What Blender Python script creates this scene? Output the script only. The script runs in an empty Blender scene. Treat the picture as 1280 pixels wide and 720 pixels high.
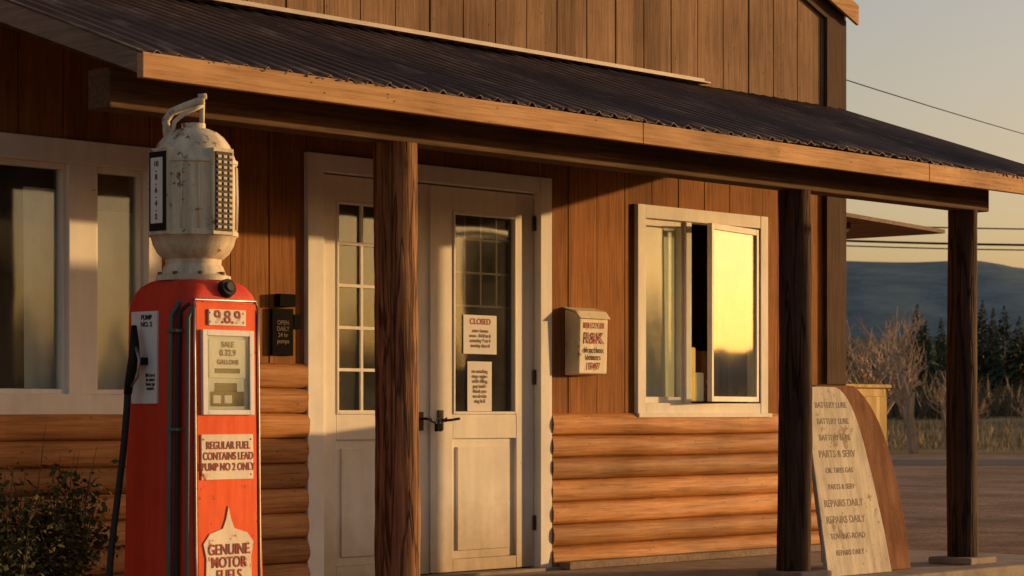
import bpy, math, random
from mathutils import Vector, Matrix, noise
random.seed(7)
R=math.radians
D=bpy.data
scene=bpy.context.scene
GZ=-0.12   # lot level; porch slab top is z=0

# ------------------------------------------------------------------ materials
class NT:
    def __init__(s,name):
        s.m=D.materials.new(name); s.m.use_nodes=True
        s.t=s.m.node_tree; s.n=s.t.nodes; s.l=s.t.links
        s.b=s.n['Principled BSDF']; s.out=s.n['Material Output']
        s.tc=s.n.new('ShaderNodeTexCoord')
    def lk(s,a,b): s.l.new(a,b)
    def noise(s,scale=(1,1,1),sc=5,det=6,rough=.6,loc=(0,0,0),dist=0):
        mp=s.n.new('ShaderNodeMapping'); mp.inputs['Scale'].default_value=scale; mp.inputs['Location'].default_value=loc
        s.lk(s.tc.outputs['Object'],mp.inputs[0])
        t=s.n.new('ShaderNodeTexNoise'); t.inputs['Scale'].default_value=sc; t.inputs['Detail'].default_value=det
        t.inputs['Roughness'].default_value=rough; t.inputs['Distortion'].default_value=dist
        s.lk(mp.outputs[0],t.inputs['Vector']); return t.outputs['Fac']
    def ramp(s,fac,stops):
        r=s.n.new('ShaderNodeValToRGB'); e=r.color_ramp.elements
        while len(e)<len(stops): e.new(.5)
        for i,(p,c) in enumerate(stops):
            e[i].position=p; e[i].color=(c[0],c[1],c[2],1) if hasattr(c,'__len__') else (c,c,c,1)
        s.lk(fac,r.inputs[0]); return r.outputs[0]
    def mix(s,a,b,fac=1.0,mode='MULTIPLY'):
        m=s.n.new('ShaderNodeMix'); m.data_type='RGBA'; m.blend_type=mode
        for sock,v in ((m.inputs[0],fac),(m.inputs[6],a),(m.inputs[7],b)):
            if isinstance(v,(int,float)): sock.default_value=v
            elif isinstance(v,tuple): sock.default_value=(v[0],v[1],v[2],1)
            else: s.lk(v,sock)
        return m.outputs[2]
    def math(s,op,a,b=0.0,c=0.0):
        m=s.n.new('ShaderNodeMath'); m.operation=op
        for i,v in enumerate((a,b,c)):
            if isinstance(v,(int,float)): m.inputs[i].default_value=v
            else: s.lk(v,m.inputs[i])
        return m.outputs[0]
    def axis(s,i):
        sp=s.n.new('ShaderNodeSeparateXYZ'); s.lk(s.tc.outputs['Object'],sp.inputs[0]); return sp.outputs[i]
    def cell(s,i,w,off=0):
        a=s.math('FLOOR',s.math('DIVIDE',s.math('ADD',s.axis(i),off),w))
        wn=s.n.new('ShaderNodeTexWhiteNoise'); wn.noise_dimensions='1D'; s.lk(a,wn.inputs['W']); return wn.outputs['Value']
    def bump(s,h,st=.3,d=.01):
        b=s.n.new('ShaderNodeBump'); b.inputs['Strength'].default_value=st; b.inputs['Distance'].default_value=d
        s.lk(h,b.inputs['Height']); s.lk(b.outputs[0],s.b.inputs['Normal'])
    def done(s,col,rough=.8,metal=0,spec=.3):
        if isinstance(col,tuple): s.b.inputs['Base Color'].default_value=(col[0],col[1],col[2],1)
        else: s.lk(col,s.b.inputs['Base Color'])
        if isinstance(rough,(int,float)): s.b.inputs['Roughness'].default_value=rough
        else: s.lk(rough,s.b.inputs['Roughness'])
        s.b.inputs['Metallic'].default_value=metal
        s.b.inputs['Specular IOR Level'].default_value=spec
        return s.m
def sc3(axis,long=.6,cross=14):
    v=[cross,cross,cross]; v[axis]=long; return tuple(v)
def wood(name,dark,mid,light,axis=2,cell=None,cellaxis=0,off=0,knots=False,rough=.85,bump=.35,var=(.7,1.15),cracks=False):
    s=NT(name)
    g=s.noise(sc3(axis,.7,16),3.5,9,.65,dist=.4)
    col=s.ramp(g,[(.25,dark),(.5,mid),(.75,light)])
    w=s.noise((1,1,1),1.3,5,.6)
    col=s.mix(col,s.ramp(w,[(.3,.68),(.7,1.12)]))
    h=g
    if cell:
        cv=s.cell(cellaxis,cell,off)
        col=s.mix(col,s.ramp(cv,[(0,var[0]),(1,var[1])]))
    if knots:
        v=s.n.new('ShaderNodeTexVoronoi'); mp=s.n.new('ShaderNodeMapping')
        k=[3.6,3.6,3.6]; k[axis]=1.7; mp.inputs['Scale'].default_value=k
        s.lk(s.tc.outputs['Object'],mp.inputs[0]); s.lk(mp.outputs[0],v.inputs['Vector'])
        col=s.mix(col,s.ramp(v.outputs['Distance'],[(.04,.3),(.1,1.0)]))
    if cracks:   # long drying checks
        cr=s.noise(sc3(axis,.55,9),2.0,3,.5,loc=(5,2,0),dist=.6)
        line=s.ramp(cr,[(.455,1.0),(.485,.25),(.50,.12),(.515,.25),(.545,1.0)])
        col=s.mix(col,line,.8); h=s.math('ADD',s.math('MULTIPLY',g,.5),line)
    s.bump(h,bump,.006)
    return s.done(col,rough,spec=.12)
def plain(name,c,rough=.7,metal=0,var=.25,sc=6,bump=0,spec=.3):
    s=NT(name); n=s.noise((1,1,1),sc,6,.65)
    col=s.mix(c,s.ramp(n,[(.3,1-var),(.7,1+var*.4)]))
    if bump: s.bump(n,bump,.01)
    return s.done(col,rough,metal,spec)
def oldpaint(name,c,under,rough=.5,chip=.66,dirt=.6,spec=.3,streakaxis=2,bump=.15,basedirt=None):
    s=NT(name)
    st=s.noise(sc3(streakaxis,.8,7),2.2,7,.7)
    big=s.noise((1,1,1),2.1,6,.65)
    col=s.mix(c,s.ramp(st,[(.3,dirt),(.62,1.03)]))
    col=s.mix(col,s.ramp(big,[(.3,.86),(.65,1.03)]))
    if basedirt:   # splash-back grime near the ground, wobbling with noise
        h=s.math('ADD',s.axis(2),s.math('MULTIPLY',big,.5))
        col=s.mix(col,s.ramp(h,[(.2,basedirt),(.75,(1,1,1))]))
    ch=s.noise((1,1,1),19,8,.72); ch2=s.noise((1,1,1),3.1,3,.5,loc=(3,1,7))
    k=s.math('ADD',s.math('MULTIPLY',ch,.72),s.math('MULTIPLY',ch2,.38))
    mask=s.ramp(k,[(chip,0.0),(chip+.025,1.0)])
    col=s.mix(col,under,mask,'MIX')
    s.bump(s.math('SUBTRACT',st,mask),bump,.004)
    return s.done(col,s.ramp(st,[(.3,min(1,rough+.25)),(.7,rough)]),spec=spec)

M={}
M['upper']=wood('upper_siding_wood',(.12,.066,.034),(.25,.147,.078),(.36,.225,.125),2,.286,0,knots=True)
M['siding']=wood('lower_siding_wood',(.15,.055,.016),(.30,.125,.037),(.40,.18,.06),2,.28,0,.03,var=(.75,1.1))
M['log']=wood('log_siding_wood',(.18,.072,.022),(.46,.205,.066),(.62,.315,.115),0,.139,2,knots=True,rough=.6,var=(.72,1.15))
M['gap']=plain('backing_shadow_wood',(.02,.013,.008),.95)
M['trimdark']=wood('dark_trim_wood',(.035,.02,.012),(.075,.043,.025),(.12,.07,.04),2)
M['fascia']=wood('fascia_wood',(.30,.16,.065),(.55,.32,.145),(.66,.43,.215),0,1.9,0,knots=True,bump=.5,var=(.85,1.1))
M['rake']=wood('rake_wood',(.14,.10,.07),(.24,.18,.13),(.34,.26,.19),1)
M['beam']=wood('beam_wood',(.06,.033,.016),(.12,.068,.035),(.18,.11,.06),0)
M['rafter']=wood('rafter_wood',(.06,.036,.018),(.11,.068,.036),(.16,.105,.06),1)
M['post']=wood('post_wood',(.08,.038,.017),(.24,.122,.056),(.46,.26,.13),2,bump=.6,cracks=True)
M['postdark']=wood('post_dark_wood',(.03,.017,.011),(.07,.038,.022),(.115,.065,.036),2,bump=.7,cracks=True)  # darker version of the post wood, used on two posts
M['white']=oldpaint('white_trim_paint',(.80,.76,.66),(.30,.21,.13),.6,.705,.93,.15,bump=.03)
M['door']=oldpaint('door_paint',(.78,.72,.59),(.32,.23,.14),.6,.715,.93,.15,bump=.03,basedirt=(.62,.5,.36))
M['flash']=plain('flashing_metal',(.38,.33,.26),.6,.1)
s=NT('corrugated_roof_metal'); n=s.noise((1,.25,1),7,8,.7); n2=s.noise((1,1,1),1.1,4,.6)
c=s.ramp(n,[(.3,(.045,.029,.022)),(.55,(.105,.07,.052)),(.75,(.29,.20,.145))])
c=s.mix(c,s.ramp(n2,[(.3,.6),(.7,1.25)])); s.bump(n,.25,.004); M['roof']=s.done(c,s.ramp(n,[(.3,.5),(.7,.8)]),.1)
M['black']=plain('black_paint',(.012,.011,.01),.5,spec=.15)
M['matblack']=plain('matt_black_board',(.016,.014,.012),.95,spec=0)
M['rubber']=plain('rubber_hose',(.02,.02,.02),.6)
M['gcable']=plain('old_green_hose',(.10,.12,.10),.4)
M['steel']=plain('worn_steel',(.35,.32,.28),.4,.7)
M['brass']=plain('door_hardware',(.05,.037,.025),.4,.7)
M['red']=oldpaint('pump_red_paint',(.66,.045,.016),(.16,.04,.02),.45,.69,.75,.25,bump=.05)
M['redfront']=oldpaint('pump_orange_red_paint',(.82,.105,.018),(.30,.05,.02),.5,.665,.82,.15,bump=.04)
M['cream']=oldpaint('canister_cream_paint',(.70,.60,.42),(.22,.12,.05),.55,.635,.55,.2,bump=.08)
M['creamlbl']=oldpaint('label_cream',(.78,.70,.53),(.45,.14,.06),.6,.645,.85,.2,bump=.03)
M['boxcream']=oldpaint('mailbox_cream',(.80,.71,.51),(.30,.20,.12),.6,.655,.85,.2,bump=.03)
M['whitelbl']=oldpaint('label_white',(.76,.74,.68),(.35,.28,.22),.5,.68,.88,.2,bump=.03)
M['ink']=plain('label_ink',(.06,.035,.03),.7)
M['inkred']=plain('label_ink_red',(.34,.06,.035),.7)
M['inkfade']=plain('faded_ink',(.33,.26,.185),.9,var=.6,sc=30)
M['paper']=plain('paper',(.70,.66,.58),.8,var=.1)
M['dial']=plain('dial_blue_white',(.55,.60,.60),.4,var=.15)
s=NT('concrete'); n=s.noise((1,1,1),5,9,.7); s.bump(n,.3,.01); M['conc']=s.done(s.ramp(n,[(.3,(.17,.13,.10)),(.7,(.36,.30,.23))]),.9)
M['sign']=oldpaint('weathered_signboard',(.66,.58,.43),(.34,.25,.16),.8,.625,.6,.1)
M['rust']=oldpaint('rusty_board',(.24,.11,.055),(.40,.30,.19),.8,.66,.5,.1)
M['yellow']=oldpaint('yellow_cabinet_paint',(.50,.33,.08),(.2,.1,.04),.6,.67,.6)
M['curtain']=plain('curtain_cloth',(.70,.70,.64),.9,var=.15,sc=2)
M['curtbrown']=plain('brown_blind',(.22,.11,.045),.9)
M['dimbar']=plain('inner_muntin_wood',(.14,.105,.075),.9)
M['room']=plain('room_interior',(.10,.075,.052),.9)
M['yellowgoods']=plain('yellow_goods',(.75,.55,.05),.6)
M['bark']=plain('bark',(.13,.09,.06),.9,var=.4)
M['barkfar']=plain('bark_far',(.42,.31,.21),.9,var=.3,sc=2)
def leafmat(name,a,b,sc=3):
    s=NT(name); n=s.noise((1,1,1),sc,4,.6); return s.done(s.ramp(n,[(.35,a),(.65,b)]),.75,spec=.2)
M['conif']=leafmat('conifer_foliage',(.025,.04,.022),(.055,.07,.036),.4)
M['bush']=leafmat('bush_leaves',(.035,.04,.016),(.10,.095,.035),9)
M['dry']=leafmat('dry_grass',(.18,.13,.065),(.32,.24,.125),.5)
M['brush']=leafmat('brush_twigs',(.07,.058,.034),(.15,.11,.06),.6)
# glass: thin pane, Schlick mirror over see-through (same from both sides)
s=NT('window_glass'); s.n.remove(s.b)
tr=s.n.new('ShaderNodeBsdfTransparent'); tr.inputs[0].default_value=(.92,.95,.92,1)
gl=s.n.new('ShaderNodeBsdfGlossy'); gl.inputs['Roughness'].default_value=.04; gl.inputs[0].default_value=(.78,.88,.98,1)
lw=s.n.new('ShaderNodeLayerWeight'); lw.inputs[0].default_value=.5
w=s.noise((1,1,1),1.7,2,.4); bp=s.n.new('ShaderNodeBump'); bp.inputs['Strength'].default_value=.10; bp.inputs['Distance'].default_value=.02
s.lk(w,bp.inputs['Height']); s.lk(bp.outputs[0],gl.inputs['Normal'])
p5=s.math('POWER',lw.outputs['Facing'],4.0)
mx=s.n.new('ShaderNodeMixShader'); s.lk(s.math('MINIMUM',s.math('MULTIPLY_ADD',p5,.9,.06),1.0),mx.inputs[0])
s.lk(tr.outputs[0],mx.inputs[1]); s.lk(gl.outputs[0],mx.inputs[2])
# dust film on the pane
df=s.n.new('ShaderNodeBsdfDiffuse'); df.inputs[0].default_value=(.55,.52,.45,1)
dn_=s.noise((1,1,1),2.3,7,.7); mx2=s.n.new('ShaderNodeMixShader'); s.lk(s.ramp(dn_,[(.35,.01),(.7,.07)]),mx2.inputs[0])
s.lk(mx.outputs[0],mx2.inputs[1]); s.lk(df.outputs[0],mx2.inputs[2]); s.lk(mx2.outputs[0],s.out.inputs[0]); M['glass']=s.m
# ground: gravel lot near, dry field far
s=NT('ground_gravel_and_field')
n=s.noise((1,1,1),28,6,.75); n2=s.noise((1,1,1),.45,7,.65); n3=s.noise((1,1,1),2.6,7,.7)
lot=s.ramp(n,[(.32,(.12,.076,.05)),(.5,(.29,.19,.13)),(.68,(.48,.34,.24))])
lot=s.mix(lot,s.ramp(n2,[(.35,.6),(.65,1.15)])); lot=s.mix(lot,s.ramp(n3,[(.35,.7),(.62,1.12)]))
f=s.noise((1,1,1),.12,7,.7); fld=s.ramp(f,[(.3,(.14,.11,.05)),(.5,(.22,.165,.08)),(.7,(.30,.22,.115))])
ln=s.n.new('ShaderNodeVectorMath'); ln.operation='LENGTH'; s.lk(s.tc.outputs['Object'],ln.inputs[0])
rr=s.math('ADD',ln.outputs['Value'],s.math('MULTIPLY',n2,8))
mk_=s.math('MINIMUM',s.math('MAXIMUM',s.math('DIVIDE',s.math('SUBTRACT',rr,52),5),0),1)
col=s.mix(lot,fld,mk_,'MIX'); s.bump(n,.9,.035); M['ground']=s.done(col,.95,spec=.1)
s=NT('asphalt'); n=s.noise((1,1,1),30,5,.7); M['asph']=s.done(s.ramp(n,[(.3,(.07,.058,.048)),(.7,(.13,.108,.088))]),.9,spec=.1)
s=NT('distant_hills_haze_tint'); n=s.noise((1,1,1.6),.02,10,.75); n1=s.noise((1,1,1),.0035,5,.6)
c=s.ramp(n,[(.38,(.14,.195,.20)),(.6,(.225,.265,.25))]); c=s.mix(c,s.ramp(n1,[(.35,.8),(.65,1.15)])); M['hill']=s.done(c,1,spec=0)  # air haze painted in as a raised blue-grey base colour
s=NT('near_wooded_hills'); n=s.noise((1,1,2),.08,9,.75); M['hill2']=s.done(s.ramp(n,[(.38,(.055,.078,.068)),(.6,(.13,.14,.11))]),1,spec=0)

# ------------------------------------------------------------------ mesh builder
class B:
    def __init__(s): s.v=[];s.f=[];s.m=[];s.mats=[]
    def mi(s,k):
        if k not in s.mats: s.mats.append(k)
        return s.mats.index(k)
    def box(s,x0,x1,y0,y1,z0,z1,k):
        b=len(s.v); s.v+=[(x,y,z) for z in (z0,z1) for y in (y0,y1) for x in (x0,x1)]
        for q in ((0,2,3,1),(4,5,7,6),(0,1,5,4),(2,6,7,3),(0,4,6,2),(1,3,7,5)):
            s.f.append(tuple(b+i for i in q)); s.m.append(s.mi(k))
        return s
    def poly(s,pts,k):
        b=len(s.v); s.v+=list(pts); s.f.append(tuple(range(b,b+len(pts)))); s.m.append(s.mi(k)); return s
    def prism(s,pts,vec,k):
        b=len(s.v); n=len(pts); s.v+=[tuple(p) for p in pts]+[tuple(Vector(p)+Vector(vec)) for p in pts]
        s.f.append(tuple(range(b,b+n))); s.f.append(tuple(range(b+2*n-1,b+n-1,-1))); s.m+= [s.mi(k)]*2
        for i in range(n):
            j=(i+1)%n; s.f.append((b+i,b+n+i,b+n+j,b+j)); s.m.append(s.mi(k))
        return s
    def tube(s,path,rad,k,seg=8,cap=True):
        P=[Vector(p) for p in path]; n=len(P)
        if not hasattr(rad,'__len__'): rad=[rad]*n
        b=len(s.v); up=None
        for i,p in enumerate(P):
            d=(P[min(i+1,n-1)]-P[max(i-1,0)]).normalized()
            if up is None: up=Vector((0,0,1)) if abs(d.z)<.9 else Vector((1,0,0))
            a=d.cross(up).normalized(); u2=a.cross(d).normalized(); up=u2
            for j in range(seg):
                t=2*math.pi*j/seg; s.v.append(tuple(p+(a*math.cos(t)+u2*math.sin(t))*rad[i]))
        m=s.mi(k)
        for i in range(n-1):
            for j in range(seg):
                q=(j+1)%seg; s.f.append((b+i*seg+j,b+i*seg+q,b+(i+1)*seg+q,b+(i+1)*seg+j)); s.m.append(m)
        if cap:
            s.f.append(tuple(b+j for j in range(seg))[::-1]); s.f.append(tuple(b+(n-1)*seg+j for j in range(seg))); s.m+=[m,m]
        return s
    def lathe(s,cx,cy,prof,k,seg=40):
        b=len(s.v); m=s.mi(k)
        for r,z in prof:
            for j in range(seg):
                t=2*math.pi*j/seg; s.v.append((cx+r*math.cos(t),cy+r*math.sin(t),z))
        for i in range(len(prof)-1):
            for j in range(seg):
                q=(j+1)%seg; s.f.append((b+i*seg+j,b+i*seg+q,b+(i+1)*seg+q,b+(i+1)*seg+j)); s.m.append(m)
        s.f.append(tuple(b+(len(prof)-1)*seg+j for j in range(seg))); s.m.append(m); return s
    def loft(s,cx,cy,levels,k,cs=6):
        b=len(s.v); m=s.mi(k); n=4*(cs+1)
        for z,hx,hy,r in levels:
            for qi,(sx,sy) in enumerate(((1,1),(-1,1),(-1,-1),(1,-1))):
                for c_ in range(cs+1):
                    t=math.pi/2*(qi+c_/cs); s.v.append((cx+sx*(hx-r)+r*math.cos(t),cy+sy*(hy-r)+r*math.sin(t),z))
        for i in range(len(levels)-1):
            for j in range(n):
                q=(j+1)%n; s.f.append((b+i*n+j,b+i*n+q,b+(i+1)*n+q,b+(i+1)*n+j)); s.m.append(m)
        s.f.append(tuple(b+(len(levels)-1)*n+j for j in range(n))); s.m.append(m); return s
    def obj(s,name,parent=None,smooth=False,bevel=0,autos=None,loc=None,rz=0):
        me=D.meshes.new(name); me.from_pydata(s.v,[],s.f); 
        for k in s.mats: me.materials.append(M[k])
        me.polygons.foreach_set('material_index',s.m); me.update()
        o=D.objects.new(name,me); scene.collection.objects.link(o)
        if loc: o.location=loc; o.rotation_euler=(0,0,rz)
        if smooth: me.polygons.foreach_set('use_smooth',[True]*len(me.polygons))
        if autos is not None:
            me.polygons.foreach_set('use_smooth',[True]*len(me.polygons)); me.set_sharp_from_angle(angle=R(autos))
        if bevel:
            md=o.modifiers.new('bevel','BEVEL'); md.width=bevel; md.segments=2; md.limit_method='ANGLE'
        if parent: par(o,parent)
        return o
def empty(name,loc=(0,0,0)):
    o=D.objects.new(name,None); o.location=loc; scene.collection.objects.link(o); o.empty_display_size=.2; return o
def par(o,p):
    o.parent=p; o.matrix_parent_inverse=Matrix.Translation(p.location).inverted()
def text(name,body,loc,size,k,parent,face='front',sx=1,tilt=0,ls=1.0):
    cu=D.curves.new(name,'FONT'); cu.body=body; cu.size=size; cu.align_x='CENTER'; cu.align_y='CENTER'; cu.extrude=.0006; cu.space_line=ls; cu.offset=.0008
    cu.materials.append(M[k]); o=D.objects.new(name,cu); scene.collection.objects.link(o)
    o.location=loc; o.rotation_euler=(R(90)+tilt,0,0 if face=='front' else R(-90)); o.scale=(sx,1,1); par(o,parent); return o

# ------------------------------------------------------------------ building
bld=empty('wooden_store_building',(-2,3,0))
OP=[(-5.2,-2.83,.97,2.33),(-1.73,.28,-.2,2.42),(1.18,2.56,.99,2.31)]
def vboards(b,x0,x1,w,z0,z1f,y0,y1,k,gap=.008,ops=OP,back=True):
    x=x0; edges=[]
    while x<x1-1e-6: edges.append((x,min(x+w,x1))); x+=w
    for a,c in edges:
        cuts=sorted(set([a,c]+[e for o in ops for e in o[:2] if a<e<c]))
        for p,q in zip(cuts,cuts[1:]):
            mid=(p+q)/2; segs=[(z0,None)]
            for o in ops:
                if o[0]<=mid<=o[1]:
                    ns=[]
                    for lo,hi in segs:
                        H=1e9 if hi is None else hi
                        if o[2]>lo: ns.append((lo,min(o[2],H)))
                        if o[3]<H: ns.append((max(o[3],lo),hi))
                    segs=ns
            pl=p+(gap/2 if p==a else 0); qr=q-(gap/2 if q==c else 0)
            for lo,hi in segs:
                hl=z1f(pl) if hi is None else hi; hr=z1f(qr) if hi is None else hi
                if min(hl,hr)-lo<.01: continue
                j=random.uniform(-.003,.003)
                b.prism([(pl,y0+j,lo),(qr,y0+j,lo),(qr,y0+j,hr),(pl,y0+j,hl)],(0,y1-y0-j,0),k)
                if back: b.prism([(p,y1+.001,lo),(q,y1+.001,lo),(q,y1+.001,hr),(p,y1+.001,hl)],(0,.09,0),'gap')
RX=-2.2
def gz(x): return 3.86+(3.5-(x if x>RX else 2*RX-x))*.385
b=B(); vboards(b,-7.9,3.51,.28,0,lambda x:3.16,-.02,0.0,'siding'); b.obj('lower_siding',bld)
b=B(); vboards(b,-7.9,3.51,.286,3.17,gz,-.022,0.0,'upper',gap=.011,ops=[])
b.obj('upper_siding',bld)
# corner board, frieze and rake trim
b=B(); b.box(3.29,3.53,-.055,-.026,0,3.80,'trimdark')
b.prism([(3.53,-.05,3.70),(3.53,-.05,3.86),(2.0,-.05,3.86+1.53*.385),(2.0,-.05,3.70+1.53*.385)],(0,.022,0),'trimdark')
b.obj('corner_and_frieze_boards',bld)
b=B(); b.box(3.515,3.55,.0,8,0,3.85,'siding'); b.box(-7.95,-7.905,0,8,0,3.85,'siding'); b.box(-7.9,3.51,7.95,8,0,3.85,'siding'); b.obj('side_walls',bld)
b=B()
for sx in (1,-1):
    xe=3.60 if sx>0 else 2*RX-3.60
    ze=gz(3.60)
    p=[(xe,-.09,ze+.02),(RX,-.09,gz(RX)+.02),(RX,-.09,gz(RX)+.10),(xe,-.09,ze+.10)]
    b.prism(p,(0,8.2,0),'roof')
    b.prism([(xe,-.115,ze-.05),(RX,-.115,gz(RX)-.05),(RX,-.115,gz(RX)+.09),(xe,-.115,ze+.09)],(0,.024,0),'fascia')
b.obj('main_roof',bld)
# log siding
def logs(x0,x1,z0,z1,name,seed):
    b=B(); h=.139; z=z0; i=0
    while z<z1-.01:
        seg=9; nx=max(2,int((x1-x0)/.07)); base=len(b.v); rj=random.uniform(.85,1.15)
        for a in range(nx+1):
            x=x0+(x1-x0)*a/nx
            for j in range(seg+1):
                t=math.pi*j/seg
                nn=noise.noise(Vector((x*1.3,z*5+seed,j*.25)))*.013+noise.noise(Vector((x*6,z*9+seed,j*.9)))*.005
                yy=-.022-(math.sin(t)**.75*.05*rj)-nn*math.sin(t)
                zz=z+h/2-math.cos(t)*h*.495+.006*noise.noise(Vector((x*.9,z*7+seed,2)))
                b.v.append((x,yy,zz))
        m=b.mi('log')
        for a in range(nx):
            for j in range(seg):
                q=base+a*(seg+1)+j; b.f.append((q,q+seg+1,q+seg+2,q+1)); b.m.append(m)
        for a in (0,nx): b.f.append(tuple(base+a*(seg+1)+j for j in range(seg+1))); b.m.append(m)
        z+=h; i+=1
    return b.obj(name,bld,autos=50)
logs(.31,3.28,0,.97,'log_siding_right',1.3)
logs(-7.85,-2.5,0,.93,'log_siding_left',4.1)
logs(-2.5,-1.765,0,1.25,'log_siding_by_door',8.1)
# window frames
def window(name,x0,x1,z0,z1,fw,mulls,ft=None,fb=None,gx1=None):
    b=B(); ft=ft or fw; fb=fb or fw
    b.box(x0,x0+fw,-.05,.07,z0,z1,'white'); b.box(x1-fw,x1,-.05,.07,z0,z1,'white')
    b.box(x0+fw,x1-fw,-.048,.07,z1-ft,z1,'white'); b.box(x0+fw,x1-fw,-.048,.07,z0,z0+fb,'white')
    for a,c in mulls: b.box(a,c,-.03,.06,z0+fb,z1-ft,'white')
    o=b.obj(name,bld,bevel=.004)
    g=B(); g.box(x0+fw-.01,gx1 or x1-fw+.01,.030,.034,z0+fb-.01,z1-ft+.01,'glass'); g.obj(name+'_glass',bld)
window('store_window_left',-5.2,-2.8,.94,2.36,.09,[(-4.5,-4.32),(-3.39,-3.21)],.12,.13)
window('store_window_right',1.157,2.585,.97,2.33,.085,[(1.69,1.75)],.085,.07,gx1=1.70)
b=B(); # inner sashes
a,c=1.242,1.69; w_=.03
b.box(a,a+w_,-.012,.05,1.04,2.245,'white'); b.box(c-w_,c,-.012,.05,1.04,2.245,'white')
b.box(a+w_,c-w_,-.012,.05,2.20,2.245,'white'); b.box(a+w_,c-w_,-.012,.05,1.04,1.08,'white')
for a,c in ((-4.32,-3.39),(-3.21,-2.89)):
    w_=.022
    b.box(a,a+w_,-.005,.05,1.07,2.24,'white'); b.box(c-w_,c,-.005,.05,1.07,2.24,'white')
    b.box(a+w_,c-w_,-.005,.05,2.21,2.24,'white'); b.box(a+w_,c-w_,-.005,.05,1.07,1.095,'white')
b.box(1.14,2.60,-.075,-.051,.945,.972,'white')
b.obj('window_sashes',bld,bevel=.003)
# casement sash of the right window, hinged on its right jamb and standing a little open
HL=(2.492,-.02,0); AW=R(11)
b=B(); b.box(-.735,-.705,-.02,.015,1.05,2.235,'white'); b.box(-.04,-.002,-.02,.015,1.05,2.235,'white'); b.box(-.705,-.04,-.019,.014,2.195,2.235,'white'); b.box(-.705,-.04,-.019,.014,1.05,1.085,'white')
b.obj('casement_sash',bld,bevel=.003,loc=HL,rz=AW)
g=B(); g.box(-.71,-.035,-.005,-.001,1.08,2.20,'glass'); g.obj('casement_glass',bld,loc=HL,rz=AW)
# interior
b=B(); b.box(-7.8,3.4,3.2,3.25,-.1,2.8,'room'); b.box(-7.8,3.4,.1,3.2,-.12,-.05,'room'); b.box(-7.8,3.4,.1,3.2,2.7,2.75,'room')
b.box(.9,.95,.12,3.2,-.05,2.7,'room'); b.box(-2.4,-2.35,.12,3.2,-.05,2.7,'room')
b.obj('interior_room',bld)
def curtain(name,x0,x1,z0,z1,y,k,amp=.02,wl=.09):
    b=B(); n=int((x1-x0)/.012)+2
    for i in range(n):
        x=x0+(x1-x0)*i/(n-1); yy=y+amp*math.sin(x/wl*6.283+math.sin(x*7)); b.v+=[(x,yy,z0),(x,yy+.01,z1)]
    m=b.mi(k)
    for i in range(n-1): b.f.append((2*i,2*i+2,2*i+3,2*i+1)); b.m.append(m)
    b.obj(name,bld,smooth=True)
curtain('curtain_1',-4.3,-3.76,.98,2.3,.11,'curtain',.005,.13)
curtain('curtain_2',-3.56,-3.30,.98,2.12,.11,'curtain',.005,.12)
curtain('curtain_3',-3.24,-2.80,.98,2.03,.11,'curtain',.003,.15)
curtain('blind_4',-3.24,-2.80,2.03,2.3,.10,'curtbrown',.003)
curtain('curtain_5',1.16,1.78,1.0,2.3,.105,'curtain',.004,.2)
b=B(); b.box(1.84,1.99,.12,.2,1.05,1.42,'yellowgoods'); b.box(2.02,2.12,.15,.25,1.05,1.25,'curtain'); b.box(2.17,2.28,.2,.3,1.05,1.4,'rust'); b.box(1.80,2.55,.11,.5,1.0,1.04,'beam'); b.box(1.88,1.96,.13,.19,1.421,1.60,'dial'); b.obj('window_shelf_goods',bld,bevel=.01)
# door
b=B(); b.box(-1.76,-1.635,-.055,.08,0,2.43,'white'); b.box(.20,.307,-.055,.08,0,2.43,'white'); b.box(-1.635,.20,-.052,.08,2.33,2.43,'white')
b.obj('door_casing',bld,bevel=.004)
b=B(); b.box(-1.80,.35,-.10,.15,-.02,.018,'conc'); b.obj('door_threshold',bld)
def leaf(name,x0,x1,g0,g1,cols,bars,front):
    b=B(); y0,y1=.0,.045; zt=2.322; gl0,gl1=.965,2.18
    b.box(x0,g0,y0,y1,.025,zt,'door'); b.box(g1,x1,y0,y1,.025,zt,'door')
    b.box(g0,g1,y0+.001,y1,gl1,zt,'door'); b.box(g0,g1,y0+.001,y1,.82,gl0,'door'); b.box(g0,g1,y0+.001,y1,.025,.10,'door')
    b.box(g0,g1,y0+.02,y1-.005,.10,.82,'door'); b.box(g0+.05,g1-.05,y0+.008,y1-.01,.15,.77,'door')
    for a,c,e,f_ in ((g0,g0+.018,gl0,gl1),(g1-.018,g1,gl0,gl1),(g0+.018,g1-.018,gl0,gl0+.018),(g0+.018,g1-.018,gl1-.018,gl1)):
        b.box(a,c,y0-.006,y1-.012,e,f_,'door')
    b.obj(name,bld,bevel=.004)
    g=B(); g.box(g0+.01,g1-.01,.022,.026,gl0+.01,gl1-.01,'glass'); g.obj(name+'_glass',bld)
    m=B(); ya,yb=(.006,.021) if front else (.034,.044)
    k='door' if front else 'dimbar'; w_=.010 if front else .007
    for i in range(1,cols): xx=g0+(g1-g0)*i/cols; m.box(xx-w_,xx+w_,ya+.001,yb,bars[0],gl1,k)
    for z in bars: m.box(g0+.012,g1-.012,ya,yb,z-w_*.9,z+w_*.9,k)
    m.obj(name+'_muntins',bld)
leaf('door_leaf_left',-1.63,-.725,-1.49,-.86,3,[.98,1.22,1.46,1.70,1.94],True)
leaf('door_leaf_right',-.715,.197,-.53,.035,4,[1.62,1.82,2.02],False)
b=B(); b.box(-.735,-.70,-.012,-.001,.03,2.32,'door'); b.obj('door_astragal',bld,bevel=.003)
b=B()
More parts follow.
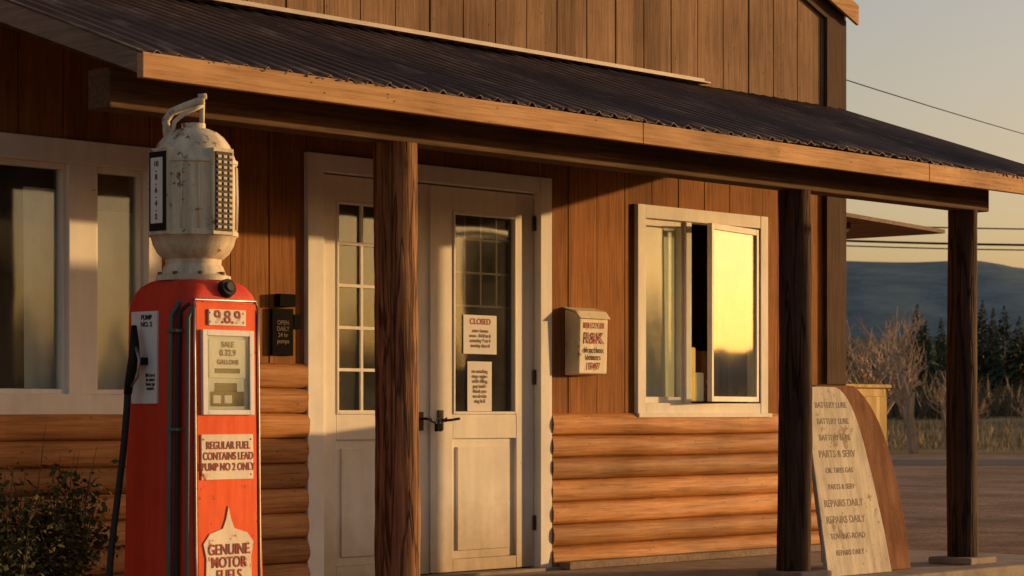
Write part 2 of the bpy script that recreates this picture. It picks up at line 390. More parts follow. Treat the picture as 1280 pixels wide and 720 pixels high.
b.box(-.665,-.62,-.010,-.001,.87,.99,'brass'); b.tube([(-.64,-.010,.93),(-.64,-.048,.93)],.010,'brass'); b.tube([(-.64,-.048,.93),(-.60,-.054,.932),(-.53,-.052,.94)],.008,'brass')
b.box(-.83,-.79,-.010,-.001,.87,.98,'brass'); b.tube([(-.81,-.010,.94),(-.81,-.045,.94),(-.77,-.052,.935)],.008,'brass')
b.tube([(-.81+.17*i/8,-.055,.945-.03*math.sin(math.pi*i/8)) for i in range(9)],.005,'brass')
b.box(-.745,-.705,-.080,-.055,.865,.91,'black'); b.tube([(-.74,-.067,.91),(-.74,-.067,.94),(-.71,-.067,.94),(-.71,-.067,.91)],.004,'steel')
b.obj('door_handles_and_padlock',bld)
for z in (.25,1.15,2.1):
    b=B(); b.tube([(.19,-.012,z),(.19,-.012,z+.09)],.010,'brass'); b.tube([(-1.625,-.012,z),(-1.625,-.012,z+.09)],.010,'brass'); b.obj('hinge',bld)
# notices
b=B(); b.box(-.42,-.126,.016,.019,1.33,1.565,'paper'); b.box(-.385,-.17,.016,.019,.985,1.285,'paper'); b.obj('door_notices',bld)
text('notice_title','CLOSED',(-.273,.0145,1.525),.05,'inkred',bld)
text('notice_text','store hours\nmon - fri 8 to 6\nsaturday 9 to 4\nsunday closed',(-.273,.0145,1.425),.030,'inkfade',bld)
text('notice_small','no smoking\nstop engine\nwhile filling\npay inside\nthank you\nno checks\nring bell',(-.278,.0145,1.135),.030,'inkfade',bld)

# porch
b=B(); X0,X1=-4.49,3.5; ye,ze,yw,zw=-2.0,2.485,0.0,3.165
pitch=.125; per=10; n=int((X1-X0)/pitch*per)
rows=12
for r_ in range(rows+1):
    f_=r_/rows; y=ye+(yw-ye)*f_; z=ze+(zw-ze)*f_
    for i in range(n+1):
        x=X0-.03+(X1-X0+.06)*i/n
        ph=(x/pitch)%1.0
        hgt=.016*max(0,math.cos((ph-.5)*2*math.pi))**1.5+.003*math.cos(ph*4*math.pi)
        sag=.02*noise.noise(Vector((x*.8,y*.7,3)))
        jag=(.03*noise.noise(Vector((math.floor(x/.6)*1.7,0,9)))+random.uniform(-.007,.007)) if r_==0 else 0
        b.v.append((x,y+jag,z+hgt+sag))
m=b.mi('roof')
for r_ in range(rows):
    for i in range(n):
        q=r_*(n+1)+i; b.f.append((q,q+1,q+n+2,q+n+1)); b.m.append(m)
o=b.obj('porch_roof_sheets',bld,smooth=True); md=o.modifiers.new('t','SOLIDIFY'); md.thickness=.006; md.offset=-1
sl=(zw-ze)/(yw-ye)
def rz(y): return ze+(y-ye)*sl
b=B()
for i in range(14):
    x=X0+.06+i*(X1-X0-.17)/13
    b.prism([(x,-1.95,rz(-1.95)-.035),(x,0,rz(0)-.035),(x,0,rz(0)-.155),(x,-1.95,rz(-1.95)-.125)],(.05,0,0),'rafter')
for y in (-1.25,-.65,-.1): b.box(X0,X1,y-.04,y+.04,rz(y)-.034,rz(y)-.016,'rafter')
b.obj('porch_rafters',bld)
b=B()
xs=[X0-.03,-1.2,1.55,X1+.03]
for a,c in zip(xs,xs[1:]):
    b.box(a+.002,c-.002,-2.0,-1.96,2.375,2.483,'fascia')
b.obj('porch_fascia',bld,bevel=.004)
b=B()
for xa in (X0-.025,X1-.015):
    b.prism([(xa,-1.957,rz(-1.957)-.10),(xa,-.03,rz(0)-.13),(xa,-.03,rz(0)-.0),(xa,-1.957,rz(-1.957)+.0)],(.035,0,0),'rake')
b.obj('porch_rake_boards',bld,bevel=.003)
b=B(); b.box(X0+.05,2.78,-1.68,-1.53,2.285,2.46,'beam'); b.obj('porch_beam',bld,bevel=.008)
b=B(); b.box(X0,1.87,-.045,-.024,3.185,3.212,'flash'); b.box(X0,1.87,-.10,-.024,3.176,3.184,'flash'); b.obj('roof_flashing',bld)
def post(x,y,r,k,seed):
    b=B(); n=60; seg=28
    for i in range(n+1):
        z=.03+(2.285-.03)*i/n
        for j in range(seg):
            t=2*math.pi*j/seg
            rr=r*(1+.045*noise.noise(Vector((math.cos(t)*1.2,math.sin(t)*1.2,z*.9+seed)))+.06*noise.noise(Vector((math.cos(t)*5,math.sin(t)*5,z*1.1+seed)))+.03*noise.noise(Vector((math.cos(t)*9,math.sin(t)*9,z*9+seed))))
            rr*=1.03-.05*(z/2.3)
            cx=.008*math.sin(z*1.7+seed)
            b.v.append((x+cx+rr*math.cos(t),y+rr*math.sin(t),z))
    m=b.mi(k)
    for i in range(n):
        for j in range(seg):
            q=(j+1)%seg; b.f.append((i*seg+j,i*seg+q,(i+1)*seg+q,(i+1)*seg+j)); b.m.append(m)
    b.obj('porch_post',bld,smooth=True)
    c_=B(); c_.box(x-.16,x+.16,y-.16,y+.16,0,.045,'conc'); c_.obj('post_footing',bld,bevel=.01)
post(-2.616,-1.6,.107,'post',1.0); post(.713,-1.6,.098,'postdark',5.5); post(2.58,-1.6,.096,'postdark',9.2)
b=B(); b.box(-5.2,3.7,-1.96,-.0,GZ-.3,0,'conc'); b.obj('porch_slab',bld,bevel=.015)
b=B(); b.box(.34,3.25,-.17,-.08,.002,.05,'rake'); b.obj('sill_plank',bld,bevel=.006)
# side awning
b=B(); b.prism([(3.56,.5,2.50),(5.75,.5,2.42),(5.75,.5,2.45),(3.56,.5,2.53)],(0,3.2,0),'rake')
for y in (.7,3.4): b.prism([(3.56,y,1.9),(3.56,y,1.96),(4.7,y,2.455),(4.7,y,2.40)],(0,.06,0),'trimdark')
b.obj('side_awning',bld)

# wall-mounted mailbox
mb=empty('wall_mailbox',(.6,-.1,1.4))
b=B(); x0,x1=.46,.735
b.prism([(x0,-.024,1.21),(x0,-.14,1.22),(x0,-.15,1.56),(x0,-.12,1.60),(x0,-.024,1.625)],(x1-x0,0,0),'boxcream'); b.obj('box',mb,bevel=.008)
b=B(); b.prism([(x0-.008,-.158,1.565),(x0-.008,-.122,1.606),(x0-.008,-.024,1.632),(x0-.008,-.024,1.638),(x0-.008,-.126,1.613),(x0-.008,-.166,1.565)],(x1-x0+.016,0,0),'boxcream'); b.obj('lid',mb)
b=B(); b.box(x0+.04,x1-.04,-.152,-.148,1.505,1.54,'inkred'); b.obj('label_band',mb)
text('mail_title','DAILY',(.5975,-.1535,1.522),.038,'creamlbl',mb)
text('mail_text','R&K',(.5975,-.153,1.44),.10,'inkred',mb)
text('mail_text2','drop box\nletters',(.5975,-.150,1.345),.05,'ink',mb,ls=.9)
text('mail_text3','1947',(.5975,-.147,1.265),.065,'inkred',mb)
# black wall sign + keypad
sg=empty('wall_sign',(-1.9,-.05,1.45))
b=B(); b.box(-2.02,-1.86,-.045,-.024,1.29,1.55,'matblack'); b.box(-1.985,-1.865,-.07,-.024,1.56,1.63,'matblack'); b.obj('sign_plate',sg,bevel=.004)
text('sign_text','OPEN\nDAILY\n24 hr\npumps',(-1.94,-.047,1.42),.034,'dimbar',sg)
b=B(); b.box(-1.85,-1.80,-.04,-.024,1.44,1.52,'matblack'); b.obj('switch_plate',sg)

# ------------------------------------------------------------------ fuel pump
pm=empty('vintage_fuel_pump',(-4.4,-2.185,GZ)); cx,cy=-4.4,-2.185
b=B(); b.loft(cx,cy,[(GZ,.235,.24,.03),(GZ+.06,.235,.24,.03),(GZ+.065,.222,.227,.03),(.0,.216,.221,.035),(.5,.208,.212,.038),(1.0,.202,.207,.04),(1.38,.199,.204,.045),(1.43,.197,.202,.055),(1.465,.190,.195,.07),(1.495,.175,.18,.085),(1.515,.15,.155,.09),(1.527,.12,.12,.09)],'red')
b.obj('body',pm,autos=60)
b=B(); b.loft(cx,cy,[(GZ-.01,.25,.255,.03),(GZ+.05,.25,.255,.03)],'black'); b.obj('base',pm)
b=B()
def fy(z): return -2.185-(.204+(1.38-z)*.0115)-.004
b.prism([(cx-.165,fy(.0),.0),(cx+.165,fy(.0),.0),(cx+.165,fy(1.42)+.002,1.425),(cx-.165,fy(1.42)+.002,1.425)],(0,.02,0),'redfront'); b.obj('front_panel',pm,bevel=.006)
b=B()
for sx in (-1,1): b.tube([(cx+sx*.172,fy(z)+.001,z) for z in (.0,.4,.8,1.2,1.40)],.006,'steel',8)
b.tube([(cx-.172,fy(1.40)+.002,1.40),(cx-.165,fy(1.43)+.006,1.435),(cx+.165,fy(1.43)+.006,1.435),(cx+.172,fy(1.40)+.002,1.40)],.005,'steel',8); b.obj('trim',pm,smooth=True)
def frontbox(b,x0,x1,z0,z1,d,k,dep=.01): 
    b.prism([(x0,fy(z0)-d,z0),(x1,fy(z0)-d,z0),(x1,fy(z1)-d,z1),(x0,fy(z1)-d,z1)],(0,dep,0),k)
b=B(); frontbox(b,-4.500,-4.300,1.330,1.396,.006,'creamlbl')
for q in ((-4.540,-4.515,.965,1.312),(-4.287,-4.262,.965,1.312),(-4.515,-4.287,1.288,1.312),(-4.515,-4.287,.965,.985)): frontbox(b,*q,.014,'whitelbl',.016)
frontbox(b,-4.515,-4.287,.985,1.288,.002,'dial',.006)
frontbox(b,-4.50,-4.302,1.115,1.275,.005,'whitelbl',.006)
frontbox(b,-4.49,-4.312,1.00,1.06,.006,'black',.008); frontbox(b,-4.465,-4.35,1.06,1.095,.006,'black',.008)
frontbox(b,-4.544,-4.264,.70,.885,.005,'creamlbl')
b.obj('plates',pm,bevel=.002)
b=B(); frontbox(b,-4.47,-4.335,1.135,1.155,.006,'black',.002); frontbox(b,-4.48,-4.44,1.012,1.045,.0075,'dial',.002); frontbox(b,-4.42,-4.38,1.012,1.045,.0075,'dial',.002)
b.obj('dial_slots',pm)
g=B(); frontbox(g,-4.515,-4.287,.985,1.288,.010,'glass',.002); g.obj('dial_glass',pm)
b=B()
for x in (-4.53,-4.274):
    for z in (.72,.865): b.tube([(x,fy(z)-.004,z),(x,fy(z)-.008,z)],.004,'steel',8)
for x in (-4.49,-4.31):
    for z in (1.345,1.382): b.tube([(x,fy(z)-.004,z),(x,fy(z)-.009,z)],.004,'steel',8)
b.obj('screws',pm)
b=B(); zz=.24; pts=[]
for x,z in ((-.125,0.0),(-.10,-.02),(.10,-.02),(.125,0.0),(.12,.14),(.135,.2),(.10,.24),(.03,.26),(.012,.30),(0,.35),(-.012,.30),(-.03,.26),(-.10,.24),(-.135,.2),(-.12,.14)): pts.append((cx+x,fy(z+zz)-.004,z+zz))
b.prism(pts,(0,.006,0),'creamlbl'); b.obj('shield_logo',pm)
def ft(n_,bd,z,sz,k,d=.0075,ls=1.0,sx=1): text(n_,bd,(cx,fy(z)-d,z),sz,k,pm,ls=ls,sx=sx,tilt=-.0115)
ft('number','9.8.9',1.363,.075,'inkred')
ft('price','SALE',1.252,.032,'ink',.0065); ft('price2','0.32.9',1.218,.036,'ink',.0065); ft('gal','GALLONS',1.18,.026,'ink',.0065)
ft('plate_text','REGULAR FUEL\nCONTAINS LEAD\nPUMP NO 2 ONLY',.795,.044,'inkred',.0065,ls=1.0,sx=.8)
ft('logo_text','GENUINE\nMOTOR\nFUELS',.36,.062,'inkred',.006,ls=.85,sx=.85)
b=B(); b.tube([(cx+.01,-2.375,1.482),(cx+.01,-2.40,1.490)],[.040,.036],'black',20); b.tube([(cx+.01,-2.40,1.490),(cx+.01,-2.408,1.492)],[.022,.018],'rubber',16); b.obj('lamp_knob',pm,autos=40)
# side panel + nozzle
b=B(); b.box(-4.612,-4.598,-2.205,-2.04,1.01,1.39,'whitelbl'); b.obj('side_panel',pm,bevel=.003)
text('side_text','PUMP\nNO. 2',(-4.6135,-2.14,1.350),.028,'ink',pm,'side')
text('side_text_small','lift lever\nto start\nhang up\nnozzle',(-4.6135,-2.165,1.10),.018,'ink',pm,'side')
b=B(); b.box(-4.66,-4.612,-2.15,-2.09,1.17,1.20,'black'); 
b.tube([(-4.645,-2.10,1.33),(-4.655,-2.115,1.26),(-4.66,-2.12,1.20),(-4.665,-2.10,1.12),(-4.67,-2.09,1.05)],[.012,.020,.024,.020,.017],'black',12)
b.tube([(-4.665,-2.135,1.24),(-4.675,-2.17,1.19),(-4.675,-2.16,1.12),(-4.668,-2.11,1.08)],.006,'steel',8)
b.obj('nozzle',pm,smooth=True)
b=B()
def bez(p,n=24):
    P=[Vector(q) for q in p]; out=[]
    for i in range(n+1):
        t=i/n; Q=P[:]
        while len(Q)>1: Q=[Q[j].lerp(Q[j+1],t) for j in range(len(Q)-1)]
        out.append(tuple(Q[0]))
    return out
b.tube(bez([(-4.67,-2.09,1.06),(-4.68,-2.08,.75),(-4.66,-2.0,.5),(-4.80,-2.02,.1),(-4.80,-2.02,-.3),(-4.70,-2.3,-.08),(-4.62,-2.3,.10)]),.0145,'rubber',10)
b.obj('hose',pm,smooth=True)
b=B()
b.tube([(-4.635,-2.31,.0),(-4.632,-2.31,.6),(-4.625,-2.31,1.2),(-4.62,-2.31,1.37),(-4.60,-2.33,1.42),(-4.55,-2.36,1.435),(-4.52,-2.38,1.42)],.012,'gcable',10)
b.tube([(-4.628,-2.345,.0),(-4.624,-2.345,.6),(-4.616,-2.345,1.2),(-4.608,-2.345,1.385),(-4.575,-2.37,1.415)],.010,'rubber',10)
b.tube([(-4.605,-2.385,-.05),(-4.602,-2.385,.6),(-4.595,-2.382,1.36),(-4.57,-2.385,1.40)],.009,'gcable',10)
for z in (.3,.9,1.3): b.box(-4.640,-4.598,-2.36,-2.295,z,z+.012,'gcable')
b.obj('corner_hoses',pm,autos=50)
# canister
b=B()
b.lathe(cx,cy,[(.155,1.520),(.155,1.540),(.135,1.548),(.125,1.575),(.115,1.59),(.118,1.615)],'cream',36); b.obj('canister_flange',pm,autos=40)
bb=B()
for j in range(8):
    t=math.pi*2*j/8+.3; bb.lathe(cx+.14*math.cos(t),cy+.14*math.sin(t),[(.011,1.54),(.011,1.556)],'rust',6)
bb.obj('flange_bolts',pm)
b=B(); b.lathe(cx,cy,[(.09,1.60),(.125,1.612),(.150,1.635),(.168,1.67),(.176,1.70),(.186,1.705),(.186,1.722),(.178,1.727),(.180,1.80),(.181,1.88),(.179,1.96),(.178,2.0),(.184,2.005),(.184,2.018),(.174,2.024),(.165,2.05),(.15,2.085),(.128,2.115),(.10,2.138),(.065,2.152),(.05,2.155),(.05,2.175),(.01,2.18)],'cream',56); b.obj('canister',pm,autos=50)
b=B()
for j in range(16):
    t=2*math.pi*j/16+.2
    if abs(t-math.pi)<.45 or abs(t-1.5*math.pi)<.45: continue
    b.tube([(cx+.180*math.cos(t),cy+.180*math.sin(t),1.73),(cx+.183*math.cos(t),cy+.183*math.sin(t),1.86),(cx+.180*math.cos(t),cy+.180*math.sin(t),1.995)],.005,'cream',6)
b.obj('canister_ribs',pm,smooth=True)
b=B(); b.box(-4.588,-4.50,-2.245,-2.125,1.705,2.06,'cream'); b.box(-4.594,-4.588,-2.237,-2.133,1.72,2.045,'black'); b.box(-4.598,-4.594,-2.222,-2.148,1.75,2.02,'whitelbl')
b.obj('gauge',pm,bevel=.002); text('gauge_text','10\n-\n8\n-\n6\n-\n4\n-\n2',(-4.5992,-2.185,1.885),.03,'ink',pm,'side',ls=.9)
b=B(); b.box(-4.455,-4.345,-2.375,-2.28,1.705,2.06,'cream'); b.box(-4.445,-4.355,-2.380,-2.375,1.72,2.045,'black')
for i in range(14):
    for j in range(3):
        b.box(-4.437+j*.030,-4.418+j*.030,-2.384,-2.380,1.73+i*.0222,1.73+i*.0222+.012,'cream')
b.obj('vent_grille',pm,bevel=.002)
ir=Vector((.6703,-.742,0))
def ip(a,z,o=0): 
    v=Vector((cx,cy,z))+ir*a+Vector((-.742,-.67,0))*o; return tuple(v)
b=B()
b.tube([ip(-.105,2.06),ip(-.11,2.14),ip(-.115,2.19),ip(-.09,2.225),ip(-.03,2.25),ip(.02,2.268),ip(.045,2.272)],.017,'cream',12)
b.tube([ip(-.075,2.08,.03),ip(-.08,2.14,.03),ip(-.075,2.18,.03),ip(-.04,2.21,.03),ip(.01,2.235,.02),ip(.04,2.25,.0)],.010,'cream',10)
b.tube([ip(.035,2.16),ip(.037,2.285)],.011,'cream',10); b.tube([ip(-.135,2.02),ip(-.10,2.08)],[.03,.024],'cream',12)
b.tube([ip(.02,2.288),ip(.055,2.290)],.012,'cream',10)
b.obj('top_pipe',pm,smooth=True)

# ------------------------------------------------------------------ leaning boards, cabinet
def slab(name,outline,ybot,lean,th,k):
    e=empty(name,(outline[0][0],ybot,0)); b=B()
    pts=[(x,ybot+z*lean,z+.002) for x,z in outline]; b.prism(pts,(0,th,0),k); b.obj('board',e,bevel=.006); return e
def crv(p,n=14): return [(q[0],q[2]) for q in bez([(a,0,c) for a,c in p],n)]
e=slab('weathered_sign_board',[(.86,0),(1.54,0)]+crv([(1.52,.25),(1.44,.75),(1.40,1.08),(1.20,1.13)])+[(.86,1.13)],-1.74,.16,.03,'sign')
for i in range(10):
    z=1.02-i*.098
    text('print_row',random.choice(['PARTS & SERV','OIL TIRES GAS','REPAIRS DAILY','BATTERY LUBE','TOWING ROAD']),(1.12,-1.74+z*.16-.001,z),random.choice([.05,.062,.045]),'inkfade',e,tilt=-math.atan(.16))
slab('rusty_curved_sign',[(1.1,0),(1.88,0)]+crv([(1.88,.3),(1.85,.7),(1.78,1.0),(1.52,1.14)])+[(1.1,1.14)],-1.66,.16,.055,'rust')
cb=empty('yellow_cabinet',(1.8,-1.35,0))
b=B(); b.box(1.50,1.98,-1.42,-1.24,.04,1.13,'yellow'); b.box(1.48,2.0,-1.44,-1.22,1.13,1.155,'yellow')
for x in (1.54,1.94):
    for y in (-1.38,-1.28): b.box(x-.02,x+.02,y-.02,y+.02,0,.04,'black')
b.box(1.53,1.95,-1.435,-1.42,.1,1.08,'yellow'); b.obj('cabinet',cb,bevel=.01)

# ------------------------------------------------------------------ unseen plank shed, added to shade the store's left wall
sh=empty('added_shade_shed',(4.5,-3.9,GZ))
b=B(); sx0,sx1,sy0,sy1=4.10,4.80,-4.20,-3.62
def ztop(y): return 2.42+(sy1-y)*.12
nx_=5
for i in range(nx_):
    xa=sx0+(sx1-sx0)*i/nx_; xb=sx0+(sx1-sx0)*(i+1)/nx_
    for y,d in ((sy0,-.02),(sy1,.02)): b.prism([(xa+.004,y,GZ),(xb-.004,y,GZ),(xb-.004,y,ztop(y)),(xa+.004,y,ztop(y))],(0,d,0),'siding')
for i in range(4):
    ya=sy0+(sy1-sy0)*i/4; yb=sy0+(sy1-sy0)*(i+1)/4
    for xx,d in ((sx0,-.02),(sx1,.02)): b.prism([(xx,ya+.004,GZ),(xx,yb-.004,GZ),(xx,yb-.004,ztop(yb)),(xx,ya+.004,ztop(ya))],(d,0,0),'siding')
b.prism([(sx0+.003,sy0+.003,GZ),(sx0+.003,sy1-.003,GZ),(sx0+.003,sy1-.003,ztop(sy1)),(sx0+.003,sy0+.003,ztop(sy0))],(sx1-sx0-.006,0,0),'gap')
b.obj('walls',sh)
b=B(); b.prism([(sx0-.08,sy0-.10,ztop(sy0-.10)+.01),(sx0-.08,sy1+.10,ztop(sy1+.10)+.01),(sx0-.08,sy1+.10,ztop(sy1+.10)+.05),(sx0-.08,sy0-.10,ztop(sy0-.10)+.05)],(sx1-sx0+.16,0,0),'roof'); b.obj('roof',sh)
b=B(); b.box(4.16,4.74,sy0-.045,sy0-.022,-.05,1.95,'trimdark'); b.box(4.2,4.25,sy0-.07,sy0-.046,.9,1.05,'steel'); b.obj('door',sh,bevel=.004)

# ------------------------------------------------------------------ ground, hills
def hg(x,y):
    r=math.hypot(x,y)
    if r<55: return GZ
    k=min(1,(r-55)/90); k=k*k*(3-2*k)
    return GZ+2.6*k+ .5*k*noise.noise(Vector((x*.012,y*.012,0)))
b=B(); rad=[0,4,8,14,22,32,45,55,65,78,92,108,130,160,220,320,500,800,1400,2400,5000]; N=96
for i,r in enumerate(rad):
    for j in range(N):
        t=2*math.pi*j/N; x,y=r*math.cos(t),r*math.sin(t); b.v.append((x,y,hg(x,y)))
m=b.mi('ground')
for i in range(len(rad)-1):
    for j in range(N):
        q=(j+1)%N
        if i==0: b.f.append((j,N+j,N+q)) 
        else: b.f.append((i*N+j,(i+1)*N+j,(i+1)*N+q,i*N+q))
        b.m.append(m)
b.obj('ground',smooth=True)
c_=math.cos(R(-55)); s_=math.sin(R(-55))
def rd(a,w,z):
    bx,by=math.cos(R(33)),math.sin(R(33)); return (bx*(40+w)+c_*a,by*(40+w)+s_*a,z)
b=B(); b.poly([rd(-30,-3.5,GZ+.006),rd(30,-3.5,GZ+.006),rd(30,3.5,GZ+.006),rd(-30,3.5,GZ+.006)],'asph'); b.obj('road')
b=B(); b.poly([rd(-30,3.1,GZ+.012),rd(30,3.1,GZ+.012),rd(30,3.22,GZ+.012),rd(-30,3.22,GZ+.012)],'whitelbl'); b.obj('road_edge_line')
def ring(name,hr,base,amp1,gpk,k,N,f3,sd_):
    b=B()
    for r,kk in hr:
        for j in range(N):
            t=2*math.pi*j/N; d=Vector((math.cos(t),math.sin(t),0))
            az=math.degrees(t); az=az-360 if az>180 else az
            h=base+amp1*noise.noise(d*2.3+Vector((5,2,sd_)))+amp1*.45*noise.noise(d*9+Vector((0,sd_,r*.002)))+amp1*.22*noise.noise(d*27+Vector((0,0,r*.004)))+f3*noise.noise(d*160+Vector((0,sd_,r*.01)))
            g=math.exp(-((az-35)/14)**2)*gpk
            side=.7 if -80<az<0 else 1
            b.v.append((r*d.x,r*d.y,(h+g)*kk*side-3*(kk==0)))
    m=b.mi(k)
    for i in range(len(hr)-1):
        for j in range(N): q=(j+1)%N; b.f.append((i*N+j,(i+1)*N+j,(i+1)*N+q,i*N+q)); b.m.append(m)
    return b.obj(name,smooth=True)
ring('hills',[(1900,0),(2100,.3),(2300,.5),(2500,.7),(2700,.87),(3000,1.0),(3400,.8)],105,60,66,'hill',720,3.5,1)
ring('hills',[(800,0),(860,.45),(920,.8),(980,1),(1050,.7)],20,14,13,'hill2',900,2.2,4)

# ------------------------------------------------------------------ vegetation
def baretree(seed,H,k='barkfar'):
    rnd=random.Random(seed); b=B()
    def br(p,d,L,r,dep):
        pts=[p]; q=Vector(p); dd=Vector(d); n=3
        for i in range(n):
            dd=(dd+Vector((rnd.uniform(-.2,.2),rnd.uniform(-.2,.2),rnd.uniform(-.05,.14)))).normalized(); q=q+dd*L/n; pts.append(tuple(q))
        b.tube(pts,[r*(1-.45*i/n) for i in range(n+1)],k,5 if dep<2 else 3,cap=False)
        if dep>=4: return
        for i in range(rnd.choice([3,3,4]) if dep<3 else 3):
            f=rnd.uniform(.35,1.0); ii=min(n-1,int(f*n)); base=Vector(pts[ii]).lerp(Vector(pts[ii+1]),f*n-ii if ii<n else 1)
            a=Vector((rnd.uniform(-1,1),rnd.uniform(-1,1),rnd.uniform(-.1,.8))).normalized()
            nd=(dd*.8+a*.8).normalized(); br(tuple(base),nd,L*rnd.uniform(.55,.8),r*.5,dep+1)
    for _ in range(rnd.choice([1,2])):
        br((rnd.uniform(-.1,.1),rnd.uniform(-.1,.1),-.1),(rnd.uniform(-.3,.3),rnd.uniform(-.3,.3),1),H*.38,H*.028,0)
    return b
V=[baretree(s_,5.5).obj('bare_tree') for s_ in (11,12,13)]
def place(src,x,y,sc,rot,name='bare_tree'):
    o=D.objects.new(name,src.data); scene.collection.objects.link(o); o.location=(x,y,hg(x,y)); o.scale=(sc,)*3; o.rotation_euler=(0,0,rot); return o
CAMP=Vector((-10.92,-9.86,.97))
def pol(az,t):  # point at bearing az (deg) and distance t from the viewpoint side of the lot
    return CAMP.x+t*math.cos(R(az)),CAMP.y+t*math.sin(R(az))
spec=[(33.95,72,1.0),(32.6,66,.85),(31.9,78,.6),(33.35,76,1.0),(35.2,72,.9),(31.4,74,.5),(29.8,74,.5),(28.2,70,.9),(26.5,72,1.0),(37,75,1.1),(39,70,.9)]
for i,(az,t,sc) in enumerate(spec):
    x,y=pol(az,t)
    if i<3: V[i].location=(x,y,hg(x,y)); V[i].scale=(sc,)*3; V[i].rotation_euler=(0,0,i*2.1)
    else: place(V[i%3],x,y,sc,i*1.3)
def conifers(lst):
    b=B(); rnd=random.Random(5)
    for x,y,H in lst:
        z0=hg(x,y)-.2; b.tube([(x,y,z0),(x,y,z0+H*.95)],[H*.022,H*.004],'bark',5,cap=False)
        W=H*rnd.uniform(.19,.29); m=b.mi('conif')
        for i in range(int(430)):
            f=rnd.random()**.8; zz=z0+H*(.08+.92*f); w=W*(1-f)**.85*rnd.uniform(.55,1.15)+.05; t=rnd.uniform(0,6.283)
            d=Vector((math.cos(t),math.sin(t),0)); sd=Vector((-d.y,d.x,0)); L=H*.06*rnd.uniform(.7,1.6)*(1.15-f)
            q=Vector((x,y,zz))+d*w*rnd.uniform(.35,.9); tip=Vector((x,y,zz-L*.5))+d*w*1.05; n=len(b.v)
            b.v+=[tuple(q+sd*L*.7+Vector((0,0,L*.4))),tuple(q-sd*L*.7+Vector((0,0,-L*.2))),tuple(tip+sd*L*.1)]
            b.f.append((n,n+1,n+2)); b.m.append(m)
    return b
rnd=random.Random(3); L=[]
for az,t,H in ((32.5,190,7.4),(32.3,185,6),(31.95,195,6.4),(31.0,190,7.6),(30.75,180,6.6),(30.5,186,7.0),(30.15,180,6),(29.8,175,6.6),(32.75,200,5.5)): x,y=pol(az,t); L.append((x,y,H))
for i in range(80):
    az=rnd.uniform(14,46); x,y=pol(az,rnd.uniform(190,240)); L.append((x,y,rnd.uniform(3.0,6)))
for i in range(120):
    az=rnd.uniform(-130,10); t=rnd.uniform(110,170); x,y=t*math.cos(R(az)),t*math.sin(R(az)); L.append((x,y,rnd.uniform(4,7) if abs(az+24)>12 else rnd.uniform(2.5,3.5)))
conifers(L).obj('distant_pine_trees')
def scrub(name,pts,k,n,h,w):
    b=B(); rnd=random.Random(9); m=b.mi(k)
    for x,y,s_ in pts:
        z0=hg(x,y)
        for i in range(n):
            px,py=x+rnd.gauss(0,w*.4)*s_,y+rnd.gauss(0,w*.4)*s_; hh=h*s_*rnd.uniform(.4,1)
            d=Vector((rnd.uniform(-.5,.5),rnd.uniform(-.5,.5),1)).normalized()*hh; a=rnd.uniform(0,3.14); e_=Vector((math.cos(a),math.sin(a),0))*hh*.05
            n0=len(b.v); p=Vector((px,py,z0-.05)); b.v+=[tuple(p-e_),tuple(p+e_),tuple(p+d)]; b.f.append((n0,n0+1,n0+2)); b.m.append(m)
    return b.obj(name)
pts=[]
for i in range(260): az=rnd.uniform(24,44); x,y=pol(az,rnd.uniform(72,100)); pts.append((x,y,rnd.uniform(.4,.9)))
scrub('dry_grass',pts,'dry',46,.7,4)
pts=[]
for i in range(90): az=rnd.uniform(24,44); x,y=pol(az,rnd.uniform(105,135)); pts.append((x,y,rnd.uniform(.5,1.3)))
scrub('brush',pts,'brush',110,1.7,3)
pts=[]
for i in range(160): az=rnd.uniform(-110,0); t=rnd.uniform(60,90); pts.append((t*math.cos(R(az)),t*math.sin(R(az)),rnd.uniform(.6,1.3)))
scrub('roadside_brush',pts,'brush',80,1.7,4)
for i in range(9):
    az=-38-i*3.4; t=62+5*(i%3); place(V[i%3],t*math.cos(R(az)),t*math.sin(R(az)),.8,i)
def bush(x,y,r,h,seed):
    rnd=random.Random(seed); b=B(); m=b.mi('bush')
    for i in range(28):
        a=rnd.uniform(0,6.28); e_=rnd.uniform(.2,1); tip=Vector((x+math.cos(a)*r*e_,y+math.sin(a)*r*e_*.8,GZ+.12+h*rnd.uniform(.55,1.0)*(1.15-.4*e_)))
        mid=Vector((x+math.cos(a)*r*e_*.4,y+math.sin(a)*r*e_*.4,GZ+h*.45)); pts=[(x,y,GZ+.1),tuple(mid),tuple(tip)]
        b.tube(pts,[.008,.005,.002],'bark',4,cap=False)
        for j in range(85):
            f=rnd.uniform(.25,1.02); p=(mid.lerp(tip,(f-.4)/.6) if f>.4 else Vector((x,y,GZ+.1)).lerp(mid,f/.4))+Vector((rnd.gauss(0,.04),rnd.gauss(0,.04),rnd.gauss(0,.035)))
            d=Vector((rnd.uniform(-1,1),rnd.uniform(-1,1),rnd.uniform(-.6,1))).normalized()*rnd.uniform(.02,.048); s2=d.cross(Vector((rnd.uniform(-1,1),rnd.uniform(-1,1),1))).normalized()*d.length*.36
            n0=len(b.v); b.v+=[tuple(p),tuple(p+d*.5+s2),tuple(p+d),tuple(p+d*.5-s2)]; b.f.append((n0,n0+1,n0+2,n0+3)); b.m.append(m)
    for i in range(5):
        a=rnd.uniform(-.4,.4); b.tube([(x+a*.5,y,GZ+.2),(x+a*.7,y+.02,.55),(x+a*.9,y,.62+rnd.uniform(.1,.35))],[.006,.004,.0015],'bark',4)
    return b.obj('shrub')
bush(-4.05,-.45,.36,.68,1); bush(-3.72,-.38,.30,.76,2); bush(-4.5,-.5,.36,.6,3)
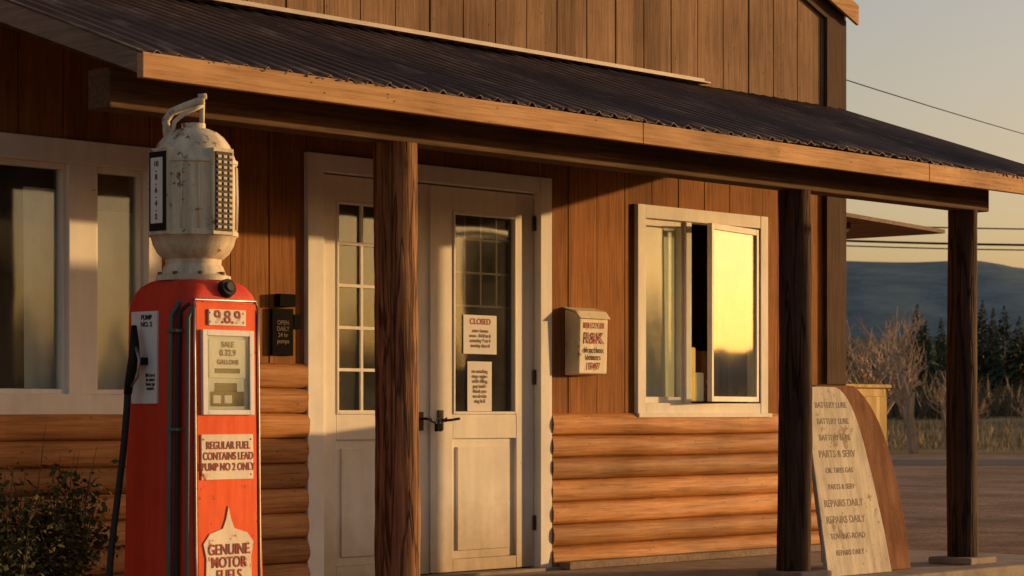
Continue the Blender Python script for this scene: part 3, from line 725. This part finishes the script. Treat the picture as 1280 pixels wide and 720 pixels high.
# power lines
pw=empty('power_line',(60,30,0))
b=B()
A=Vector(pol(41,70)+(0,)); Bp=Vector(pol(19,80)+(0,)); dn=(Bp-A).normalized(); n_=Vector((-dn.y,dn.x,0))
for p in (A,Bp):
    b.tube([(p.x,p.y,-.2),(p.x,p.y,7.4)],[.14,.10],'bark',8)
    b.prism([tuple(p+n_*1.1+Vector((0,0,6.6))),tuple(p-n_*1.1+Vector((0,0,6.6))),tuple(p-n_*1.1+Vector((0,0,6.75))),tuple(p+n_*1.1+Vector((0,0,6.75)))],(.12,.05,0),'bark')
for z,off,r in ((7.0,.9,.022),(6.45,-.0,.035),(6.3,0,.02)):
    pts=[]
    for i in range(25): f=i/24; q=A.lerp(Bp,f)+n_*off; pts.append((q.x,q.y,z-1.0*4*f*(1-f)*.45))
    b.tube(pts,r,'black',5)
b.obj('wires_and_poles',pw)
b=B(); e1=Vector((3.55,.3,3.50)); x,y=pol(24,60); e2=Vector((x,y,6.4)); b.tube([tuple(e1.lerp(e2,i/20)+Vector((0,0,-.6*4*(i/20)*(1-i/20)*.4))) for i in range(21)],.005,'black',5); b.obj('service_wire',pw)

# ------------------------------------------------------------------ light, sky, camera
AZ,EL=-25.0,5.0
sd=Vector((math.cos(R(AZ))*math.cos(R(EL)),math.sin(R(AZ))*math.cos(R(EL)),math.sin(R(EL))))
sun=D.lights.new('sun','SUN'); sun.energy=5.0; sun.angle=R(.6); sun.color=(1,.60,.26)
so=D.objects.new('sun',sun); so.rotation_euler=sd.to_track_quat('Z','Y').to_euler(); so.location=(20,-20,10); scene.collection.objects.link(so)
w=D.worlds.new('World'); scene.world=w; w.use_nodes=True; nt=w.node_tree; bg=nt.nodes['Background']
sky=nt.nodes.new('ShaderNodeTexSky'); sky.sky_type='NISHITA'; sky.sun_disc=False; sky.sun_elevation=R(EL); sky.sun_rotation=R(90-AZ)
sky.air_density=1.0; sky.dust_density=2.2; sky.ozone_density=1.0
mm=nt.nodes.new('ShaderNodeMix'); mm.data_type='RGBA'; mm.blend_type='MULTIPLY'; mm.inputs[0].default_value=1; mm.inputs[7].default_value=(1.5,1.27,1.35,1)
nt.links.new(sky.outputs[0],mm.inputs[6]); nt.links.new(mm.outputs[2],bg.inputs[0]); bg.inputs[1].default_value=.15
cam=D.cameras.new('camera'); co=D.objects.new('camera',cam); scene.collection.objects.link(co); scene.camera=co
co.location=CAMP; fwd=Vector((.7421,.6703,0)); co.rotation_euler=(-fwd).to_track_quat('Z','Y').to_euler()
cam.sensor_width=36; cam.lens=3000/1280*36; cam.shift_y=157/1280; cam.clip_end=12000; cam.clip_start=.1
cam.dof.use_dof=True; cam.dof.focus_distance=12.5; cam.dof.aperture_fstop=9.0
scene.view_settings.view_transform='Standard'; scene.view_settings.look='None'; scene.view_settings.exposure=0
